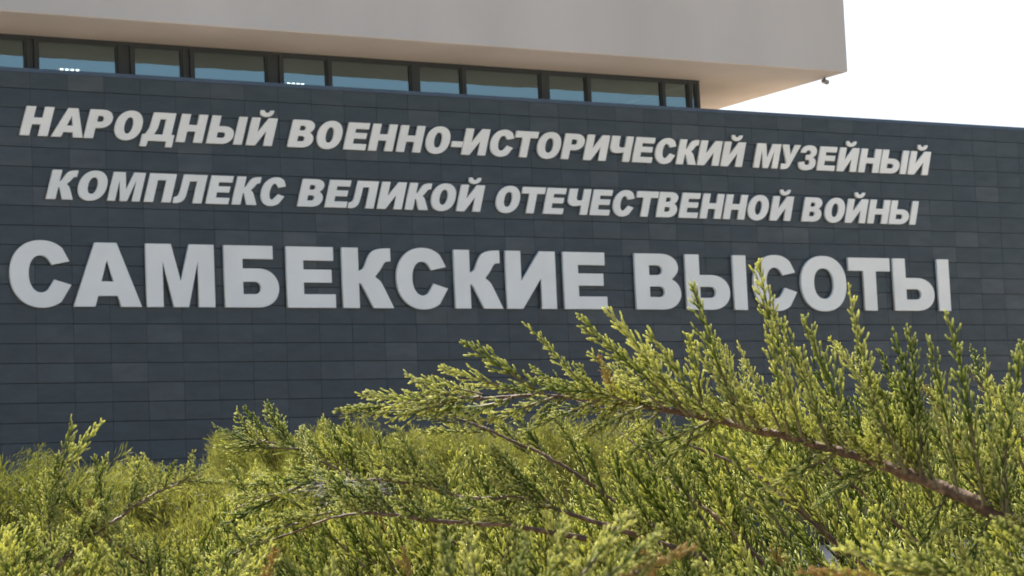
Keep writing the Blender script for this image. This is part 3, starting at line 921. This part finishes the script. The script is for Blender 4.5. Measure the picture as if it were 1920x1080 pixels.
for k_ in range(5): dress(S_right, RB[k_][0], RB[k_][1], 7, .3, .95, .06, .10, (.2, .8), (.5, 1.0), .5)
while used['juniper_shrub'] < 292:
    x = random.uniform(1060, 2010)
    top = np.interp(x, TX[:, 0], TX[:, 1])
    y = top + (random.random() ** 1.15) * (1110 - top)
    if y > top + 60 and gap(x, y): continue
    lean = random.uniform(.25, .75) * (1.15 - .5 * (x - 1000) / 1000)
    L = random.uniform(.09, .165)
    dp = random.uniform(1.95, 2.45) - .35 * max(0, (y - 900) / 200)
    ppm = F / dp
    tipx, tipy = x, y
    bx = x + L * ppm * math.sin(lean); by = y + L * ppm * math.cos(lean)
    bo, _ = RB[min(range(5), key=lambda k: float(np.min(np.linalg.norm(RB[k][1] - at(bx, by, dp), axis=1))))]
    spr(S_right, bo, at(bx, by, dp), at(tipx, tipy, dp + random.uniform(-.06, .05)), dry=random.random() < .015, narrow=y < top + 70 and random.random() < .55)


def fill_part(shrub, n, xr, topf, lean, dr, Lr, ybot=1120, name='foliage', lod=1.0, ymin=None):
    """the inner, uncountable foliage of a shrub as one joined piece"""
    parts = []
    nv = 0
    for i in range(n):
        x = random.uniform(*xr); top = topf(x)
        y = top + random.random() ** .9 * (ybot - top)
        L = random.uniform(*Lr); dp = random.uniform(*dr) - .3 * max(0, (y - 900) / 200)
        le = random.uniform(*lean); ppm = F / dp
        b = at(x + L * ppm * math.sin(le), y + L * ppm * math.cos(le), dp); t = at(x, y, dp + random.uniform(-.07, .07))
        V, Fc, T = LOD[random.randrange(len(LOD))]
        q = np.array(Vector(t - b).to_track_quat('Z', 'Y').to_matrix() @ Matrix.Rotation(random.uniform(0, 6.28), 3, 'Z'))
        s = float(np.linalg.norm(t - b)) / .14
        parts.append(((V * [s ** .5, s ** .5, s]) @ q.T + b, Fc, T, 0))
    V, Fc, T, M = join(parts)
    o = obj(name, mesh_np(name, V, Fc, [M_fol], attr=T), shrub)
    tag(o, kind='stuff')
    return o


def plume_lod(seed, L=.14, wmax=.032, r=.0010):
    g = np.random.default_rng(seed)
    P0, D, LL, BB = [], [], [], []
    az = 0
    nl = int(L / .008)
    for i in range(nl):
        s = (i + .5) / nl; az += 2.4
        rad = np.array([math.cos(az), math.sin(az), 0])
        ll = wmax * min(1, s / .2) * (1 - s) ** .75 * g.uniform(.7, 1.2) + .008
        a = R(g.uniform(24, 44)); d = np.array([0, 0, math.cos(a)]) + rad * math.sin(a)
        base = np.array([0, 0, s * L])
        P0.append(base); D.append(d); LL.append(ll); BB.append(np.array([0, 0, .2]))
        side = unit(np.cross(d, rad))
        for j in range(int(ll / .0075)):
            u = (j + .6) / (ll / .0075)
            sg = 1 if j % 2 else -1
            P0.append(base + d * ll * u); D.append(d + side * sg * .6 + rad * g.uniform(-.4, .4)); LL.append(g.uniform(.008, .014)); BB.append(np.array([0, 0, .2]))
    n = len(P0)
    v, f, t = twigs(np.array(P0), np.array(D), np.array(LL), np.full(n, r), .3, .95, np.array(BB), ns=3, prof=(np.array([0, .7]), np.array([.8, 1.0])))
    return v, f, t


LOD = [plume_lod(50 + i) for i in range(6)]
rtop = lambda x: np.interp(x, TX[:, 0], TX[:, 1]) + 30
fill_part(S_right, 240, (1080, 2050), rtop, (.15, .8), (2.3, 3.0), (.10, .17))
fill_part(S_near, 130, (1250, 2000), lambda x: 1010, (.1, .8), (1.9, 2.3), (.09, .15), ybot=1180)

# --- middle shrub
mtops = np.array([(360, 935), (420, 905), (470, 885), (560, 880), (640, 870), (720, 865), (800, 830), (880, 820), (960, 830), (1050, 830), (1150, 840), (1250, 860), (1400, 900)], float)
MBR = []
for pix, rad in [([(1330, 1050, 1.90), (1180, 1000, 1.90), (1060, 965, 1.90), (960, 935, 1.91), (870, 943, 1.92), (800, 925, 1.92), (720, 905, 1.93), (600, 910, 1.95), (500, 926, 1.98), (430, 960, 2.0)], [6, 5, 4, 3.4, 3, 2.6, 2.2, 1.8, 1.3, 1.0]),
                 ([(1100, 1010, 1.86), (950, 985, 1.86), (790, 968, 1.87), (680, 955, 1.88), (600, 965, 1.89), (500, 1008, 1.9), (400, 1062, 1.92)], [5, 4, 3.2, 2.6, 2, 1.6, 1.0]),
                 ([(1230, 990, 2.05), (1050, 880, 2.08), (950, 830, 2.1), (860, 795, 2.12), (760, 755, 2.15)], [4.5, 3.5, 2.8, 2, 1.1]),
                 ([(900, 1050, 2.1), (760, 960, 2.12), (640, 880, 2.15), (540, 830, 2.2), (430, 820, 2.22)], [4, 3, 2.2, 1.6, 1])]:
    MBR.append(branch(S_mid, pix, [r_ * .5 for r_ in rad]))
for k, (bx, by, tx, ty) in [(0, (560, 915, 410, 985)), (0, (640, 908, 470, 905)), (0, (700, 905, 540, 880)), (0, (520, 925, 425, 938)), (0, (600, 912, 480, 950)), (1, (560, 985, 440, 1020)), (1, (480, 1015, 385, 1068)),
                            (1, (620, 962, 500, 975)), (3, (520, 838, 398, 812)), (3, (560, 842, 402, 838)), (3, (500, 826, 430, 850)), (3, (600, 870, 505, 812)), (3, (640, 890, 560, 806)), (3, (690, 915, 615, 790)),
                            (2, (860, 795, 740, 752)), (2, (930, 820, 820, 735)), (2, (980, 845, 905, 758)), (2, (900, 810, 790, 800)), (2, (1040, 875, 960, 770)), (2, (1100, 905, 1045, 765)),
                            (3, (660, 890, 600, 812)), (3, (740, 945, 640, 800)), (3, (745, 945, 712, 808)), (2, (1000, 855, 930, 800))]:
    dB = [1.93, 1.88, 2.12, 2.17][k]
    spr(S_mid, MBR[k][0], at(bx, by, dB), at(tx, ty, dB + .02))
dress(S_mid, MBR[0][0], MBR[0][1], 26, .1, .95, .05, .09, (.4, 1.0), (.2, .8), .5)
dress(S_mid, MBR[1][0], MBR[1][1], 20, .1, .95, .04, .08, (.5, 1.0), (.2, .8), .5)
dress(S_mid, MBR[0][0], MBR[0][1], 12, .1, .9, .04, .08, (.5, 1.0), (.2, .7), .5, side=-1)
dress(S_mid, MBR[3][0], MBR[3][1], 16, .3, .95, .05, .09, (.4, .9), (.3, .9), .5)
while used[S_mid.name] < 292:
    x = random.uniform(390, 1300)
    top = np.interp(x, mtops[:, 0], mtops[:, 1])
    y = top + random.random() ** 1.1 * (1120 - top)
    if x < 520 and y < 900 and random.random() < .5: continue
    if gap(x, y, 3.1): continue
    lean = random.uniform(.0, .75) * (1.3 - .6 * (x - 400) / 900) + (random.random() < .15) * -.4
    L = random.uniform(.07, .135)
    dp = random.uniform(1.93, 2.4) - .25 * max(0, (y - 900) / 200)
    ppm = F / dp
    bx = x + L * ppm * math.sin(lean); by = y + L * ppm * math.cos(lean)
    bo, _ = MBR[min(range(4), key=lambda k: float(np.min(np.linalg.norm(MBR[k][1] - at(bx, by, dp), axis=1))))]
    spr(S_mid, bo, at(bx, by, dp), at(x, y, dp + random.uniform(-.05, .04)), dry=random.random() < .02, narrow=random.random() < .3)
fill_part(S_mid, 300, (380, 1350), lambda x: np.interp(x, mtops[:, 0], mtops[:, 1]) + 35, (-.2, .9), (2.25, 2.9), (.09, .15))

# --- left shrub
ltops = np.array([(-80, 995), (0, 990), (60, 955), (110, 950), (170, 955), (250, 970), (330, 985), (420, 1000), (520, 1010)], float)
LBR = []
for pix, rad in [([(60, 1110, 1.8), (130, 1040, 1.82), (210, 975, 1.85), (290, 925, 1.88), (380, 890, 1.92)], [5, 4, 3, 2, 1]),
                 ([(60, 1120, 1.85), (75, 1040, 1.86), (88, 960, 1.88), (100, 890, 1.9), (118, 840, 1.9)], [3.5, 3, 2.4, 1.8, 1.1]),
                 ([(330, 1130, 1.85), (280, 1060, 1.86), (200, 1000, 1.88), (130, 950, 1.9)], [4, 3, 2, 1])]:
    LBR.append(branch(S_left, pix, [r_ * .42 for r_ in rad]))
for k, (bx, by, tx, ty) in [(1, (95, 920, 188, 786)), (1, (92, 940, 145, 790)), (1, (88, 960, 112, 868)), (1, (85, 985, 48, 905)), (0, (160, 1010, 186, 852)), (0, (200, 985, 178, 850)), (0, (240, 960, 268, 858)),
                            (0, (300, 922, 330, 880)), (0, (330, 910, 398, 873)), (0, (250, 950, 345, 905)), (0, (270, 935, 245, 860)), (2, (150, 965, 112, 920)), (2, (200, 1000, 110, 945)), (0, (340, 905, 420, 900)),
                            (0, (300, 925, 262, 850)), (1, (80, 1010, 20, 955))]:
    spr(S_left, LBR[k][0], at(bx, by, 1.9), at(tx, ty, 1.91))
for k_ in (0, 1, 2): dress(S_left, LBR[k_][0], LBR[k_][1], (26, 12, 18)[k_], .05, (.97, .75, .9)[k_], .03, .055, (.3, .9), (.4, 1.0), .5)
while used[S_left.name] < 280:
    x = random.uniform(-60, 520)
    top = np.interp(x, ltops[:, 0], ltops[:, 1])
    y = top + random.random() * (1120 - top)
    if gap(x, y, 7.7): continue
    lean = random.uniform(-.7, .7)
    L = random.uniform(.055, .11)
    dp = random.uniform(1.8, 2.3) - .2 * max(0, (y - 900) / 200)
    ppm = F / dp
    bx = x + L * ppm * math.sin(lean); by = y + L * ppm * math.cos(lean)
    bo, _ = LBR[min(range(3), key=lambda k: float(np.min(np.linalg.norm(LBR[k][1] - at(bx, by, dp), axis=1))))]
    spr(S_left, bo, at(bx, by, dp), at(x, y, dp + random.uniform(-.05, .04)), dry=random.random() < .02, narrow=random.random() < .3)
fill_part(S_left, 170, (-120, 560), lambda x: np.interp(x, ltops[:, 0], ltops[:, 1]) + 30, (-.8, .8), (2.1, 2.8), (.08, .13))

# --- nearest, blurred sprigs along the bottom edge
NB, _ = branch(S_near, [(1450, 1400, 1.2), (1400, 1250, 1.18), (1250, 1150, 1.15), (1080, 1100, 1.12)], [4, 3, 2, .6])
NB2, _ = branch(S_near, [(2050, 1300, 1.25), (1960, 1160, 1.2), (1860, 1100, 1.18), (1700, 1085, 1.15)], [4, 3, 2, .6])
for bx, by, tx, ty, dry in [(1060, 1120, 1190, 952, 0), (1090, 1110, 1250, 985, 0), (1130, 1110, 1300, 1018, 1), (1000, 1130, 1080, 975, 0), (850, 1140, 832, 985, 0), (900, 1140, 878, 990, 0), (620, 1150, 618, 1045, 0), (960, 1130, 985, 1010, 0),
                            (1180, 1110, 1230, 1030, 0)]:
    spr(S_near, NB, at(bx, by, 1.2), at(tx, ty, 1.22), dry=bool(dry))
for bx, by, tx, ty, dry in [(1830, 1120, 1582, 1005, 0), (1760, 1120, 1500, 1062, 1), (1900, 1120, 1710, 1035, 0), (1960, 1110, 1840, 1012, 0), (1680, 1130, 1560, 1050, 0), (1850, 1110, 1660, 1060, 0), (1960, 1060, 1880, 960, 0), (1400, 1140, 1310, 1045, 0)]:
    spr(S_near, NB2, at(bx, by, 1.25), at(tx, ty, 1.24), dry=bool(dry))

# dead reddish shoot on the right shrub
spr(S_right, M_, at(1150, 745, 1.88), at(1122, 662, 1.88), dry=True)

# --- stems down to the ground
for S, pts in ((S_right, PM[0]), (S_mid, MBR[0][1][0]), (S_left, LBR[0][1][0])):
    g0 = np.array([S.location.x, S.location.y, 0.0])
    for tgt in ([pts] + ([RB[k][1][0] for k in range(5)] if S is S_right else [])):
        P = resample([g0 + rng.normal(0, .02, 3) * [1, 1, 0], (g0 * .5 + tgt * .5) + [0, 0, -.1], tgt], 16)
        v, f = tube(P, np.linspace(.02, .006, 16), 8, .1)
        obj('trunk', mesh_np('trunk', v, f, [M_bark], smooth=True), S)
for S, tg in ((S_near, at(1450, 1400, 1.2)), (S_near, at(2050, 1300, 1.25))):
    g0 = np.array([S.location.x, S.location.y, 0.0])
    P = resample([g0, (g0 + tg) / 2 + [0, 0, .1], tg], 12)
    v, f = tube(P, np.linspace(.012, .005, 12), 8, .1)
    obj('trunk', mesh_np('trunk', v, f, [M_bark], smooth=True), S)

# ------------------------------------------------------------------ junipers farther back
def far_plume(seed, L=.26):
    g = np.random.default_rng(seed)
    V, Fc, T = [], [], []
    az = 0
    n = 64
    for i in range(n):
        s = (i + .5) / n; az += 2.4 + g.uniform(-.5, .5)
        rad = np.array([math.cos(az), math.sin(az), 0])
        off = rad * .055 * min(1, s / .2) * (1 - s) ** .7 * g.uniform(0, 1)
        ll = g.uniform(.022, .055)
        a = R(g.uniform(5, 50)); d = np.array([0, 0, math.cos(a)]) + rad * math.sin(a)
        side = unit(np.cross(d, rad) + rad * g.uniform(-.9, .9))
        b = np.array([0, 0, s * L]) + off + np.array([0, 0, np.linalg.norm(off) * 1.3]); k = len(V)
        wd = .0042
        V += [b, b + d * ll * .55 + side * wd * .5, b + d * ll, b + d * ll * .5 - side * wd * .5]
        Fc += [(k, k + 1, k + 2), (k, k + 2, k + 3)]
        T += [.15, .5, .9, .5]
    return np.array(V), np.array(Fc), np.array(T)


FP = [far_plume(300 + i) for i in range(5)]


def far_shrub(pts, depth, n, label, thick, seedx, Lr=(.18, .34), lean=.5, sway=0.0, base_y=None):
    """a mounded shrub: pts = outline of its top as seen, thick = metres front to back"""
    O = np.array(pts, float)
    O[:, 1] += 26 if depth < 10 else 16             # the crowns end this far under their longest shoots
    x0, x1 = O[0, 0], O[-1, 0]
    cx = (x0 + x1) / 2
    c = at(cx, O[:, 1].mean(), depth)
    root = empty('juniper_shrub', (float(c[0]), float(c[1]), 0), label, 'shrub', GRP)
    g = random.Random(seedx)
    parts = []
    hw = (x1 - x0) / 2
    for i in range(n):
        x = g.uniform(x0, x1)
        top = np.interp(x, O[:, 0], O[:, 1])
        # position across the mound: front (-1) to back (+1); the front is lower
        v = g.uniform(-1, 1)
        dp = depth + v * thick / 2
        P = at(x, top, dp)
        drop = (v * v) * .35 * (1 if v < 0 else .3) * thick * .9 + abs(g.gauss(0, .05)) + (g.random() ** 2) * .22
        P = P + np.array([0, 0, -drop]) + rng.normal(0, .02, 3)
        if P[2] < .1: continue
        nz = noise.noise(Vector((x / 55, v * 2.2, seedx * 9.1)))
        if nz < -.05 and g.random() < .75: continue
        P[2] += nz * .13
        L = g.uniform(*Lr)
        sd = (x - cx) / hw
        d = unit(np.array([0, 0, 1.0]) * g.uniform(.35, 1.0) + rt * (sd * .5 - .25 * lean + g.gauss(0, .45)) - fw * (-v * .5 + .25) * 1.0 + fw * g.gauss(0, .3))
        b = P - d * L
        V, Fc, T = FP[g.randrange(5)]
        q = np.array(Vector(d).to_track_quat('Z', 'Y').to_matrix() @ Matrix.Rotation(g.uniform(0, 6.28), 3, 'Z'))
        s = L / .26
        parts.append(((V * s) @ q.T + b, Fc, T, 0))
    V, Fc, T, M = join(parts)
    tag(obj('foliage', mesh_np('foliage', V, Fc, [M_folfar], attr=T), root), kind='stuff')
    for k in range(5):
        x = x0 + (x1 - x0) * (k + .5) / 5
        tgt = at(x, np.interp(x, O[:, 0], O[:, 1]) + 30, depth)
        g0 = np.array([c[0], c[1], 0]) + np.array([(tgt[0] - c[0]) * .3, (tgt[1] - c[1]) * .3, 0])
        P = resample([g0, (g0 + tgt) / 2 + [0, 0, .15], tgt], 12)
        v, f = tube(P, np.linspace(.035, .008, 12), 7, .1)
        obj('trunk', mesh_np('trunk', v, f, [M_bark], smooth=True), root)
    return root


far_shrub([(-140, 850), (0, 850), (80, 846), (160, 850), (215, 862)], 8.2, 1500, 'soft dull green juniper at the left edge behind the dark corner shrub', 1.6, 1, lean=-.3)
far_shrub([(150, 868), (200, 848), (250, 850), (290, 862), (320, 872), (400, 872), (480, 868), (560, 872)], 9.0, 2000, 'low juniper mound with a raised tuft between the left edge and the middle shrub', 1.8, 2, lean=-.5)
far_shrub([(398, 800), (430, 790), (480, 800), (560, 800), (620, 786), (700, 790), (780, 800)], 12.0, 2300, 'mounded juniper whose dark undercut left end juts before the tiled wall', 1.6, 3, lean=1.0)
far_shrub([(720, 800), (800, 788), (880, 782), (960, 790), (1040, 776), (1120, 766), (1200, 762), (1260, 778)], 12.8, 2600, 'distant juniper seen under the arching tip of the long bough', 1.6, 4, lean=.3)
far_shrub([(1220, 790), (1320, 760), (1450, 762), (1600, 770), (1750, 775), (1950, 780), (2100, 785)], 14.0, 2000, 'distant juniper almost wholly hidden behind the big right shrub', 1.6, 5)

# ------------------------------------------------------------------ cobweb
def cobweb():
    c = at(620, 925, 1.9)
    root = empty('cobweb', tuple(float(x) for x in c), 'small white cobweb tangled between the pale boughs of the middle juniper', 'cobweb')
    g = random.Random(5)
    P0, D, L, R_ = [], [], [], []
    for i in range(120):
        cx_, cy_, w_ = g.choice([(600, 915, 16), (640, 930, 22), (712, 915, 9), (660, 905, 14)]); x = g.gauss(cx_, w_); y = g.gauss(cy_, w_ * .5)
        a = at(x, y, 1.905 + g.gauss(0, .012))
        b = a + (rt * g.gauss(0, 1) + up * g.gauss(0, .6) + fw * g.gauss(0, .4)) * .012
        P0.append(a); D.append(b - a); L.append(float(np.linalg.norm(b - a))); R_.append(.00008)
    v, f, t = twigs(np.array(P0), np.array(D), np.array(L), np.array(R_), 0, 1, np.zeros((len(P0), 3)), ns=3, prof=(np.array([0, .9]), np.array([1., 1.])))
    m = simple('cobweb_silk', (.85, .86, .9), .4, 0, 0)
    tag(obj('web', mesh_np('web', v, f, [m]), root), kind='stuff')


cobweb()
print('TRIS', sum(len(o.data.polygons) for o in bpy.data.objects if o.type == 'MESH' and o.data.users == 1), {o.name: len(o.data.polygons) for o in bpy.data.objects if o.type == 'MESH' and len(o.data.polygons) > 50000})
print('SPRAYS', used, 'objects', len(bpy.data.objects))
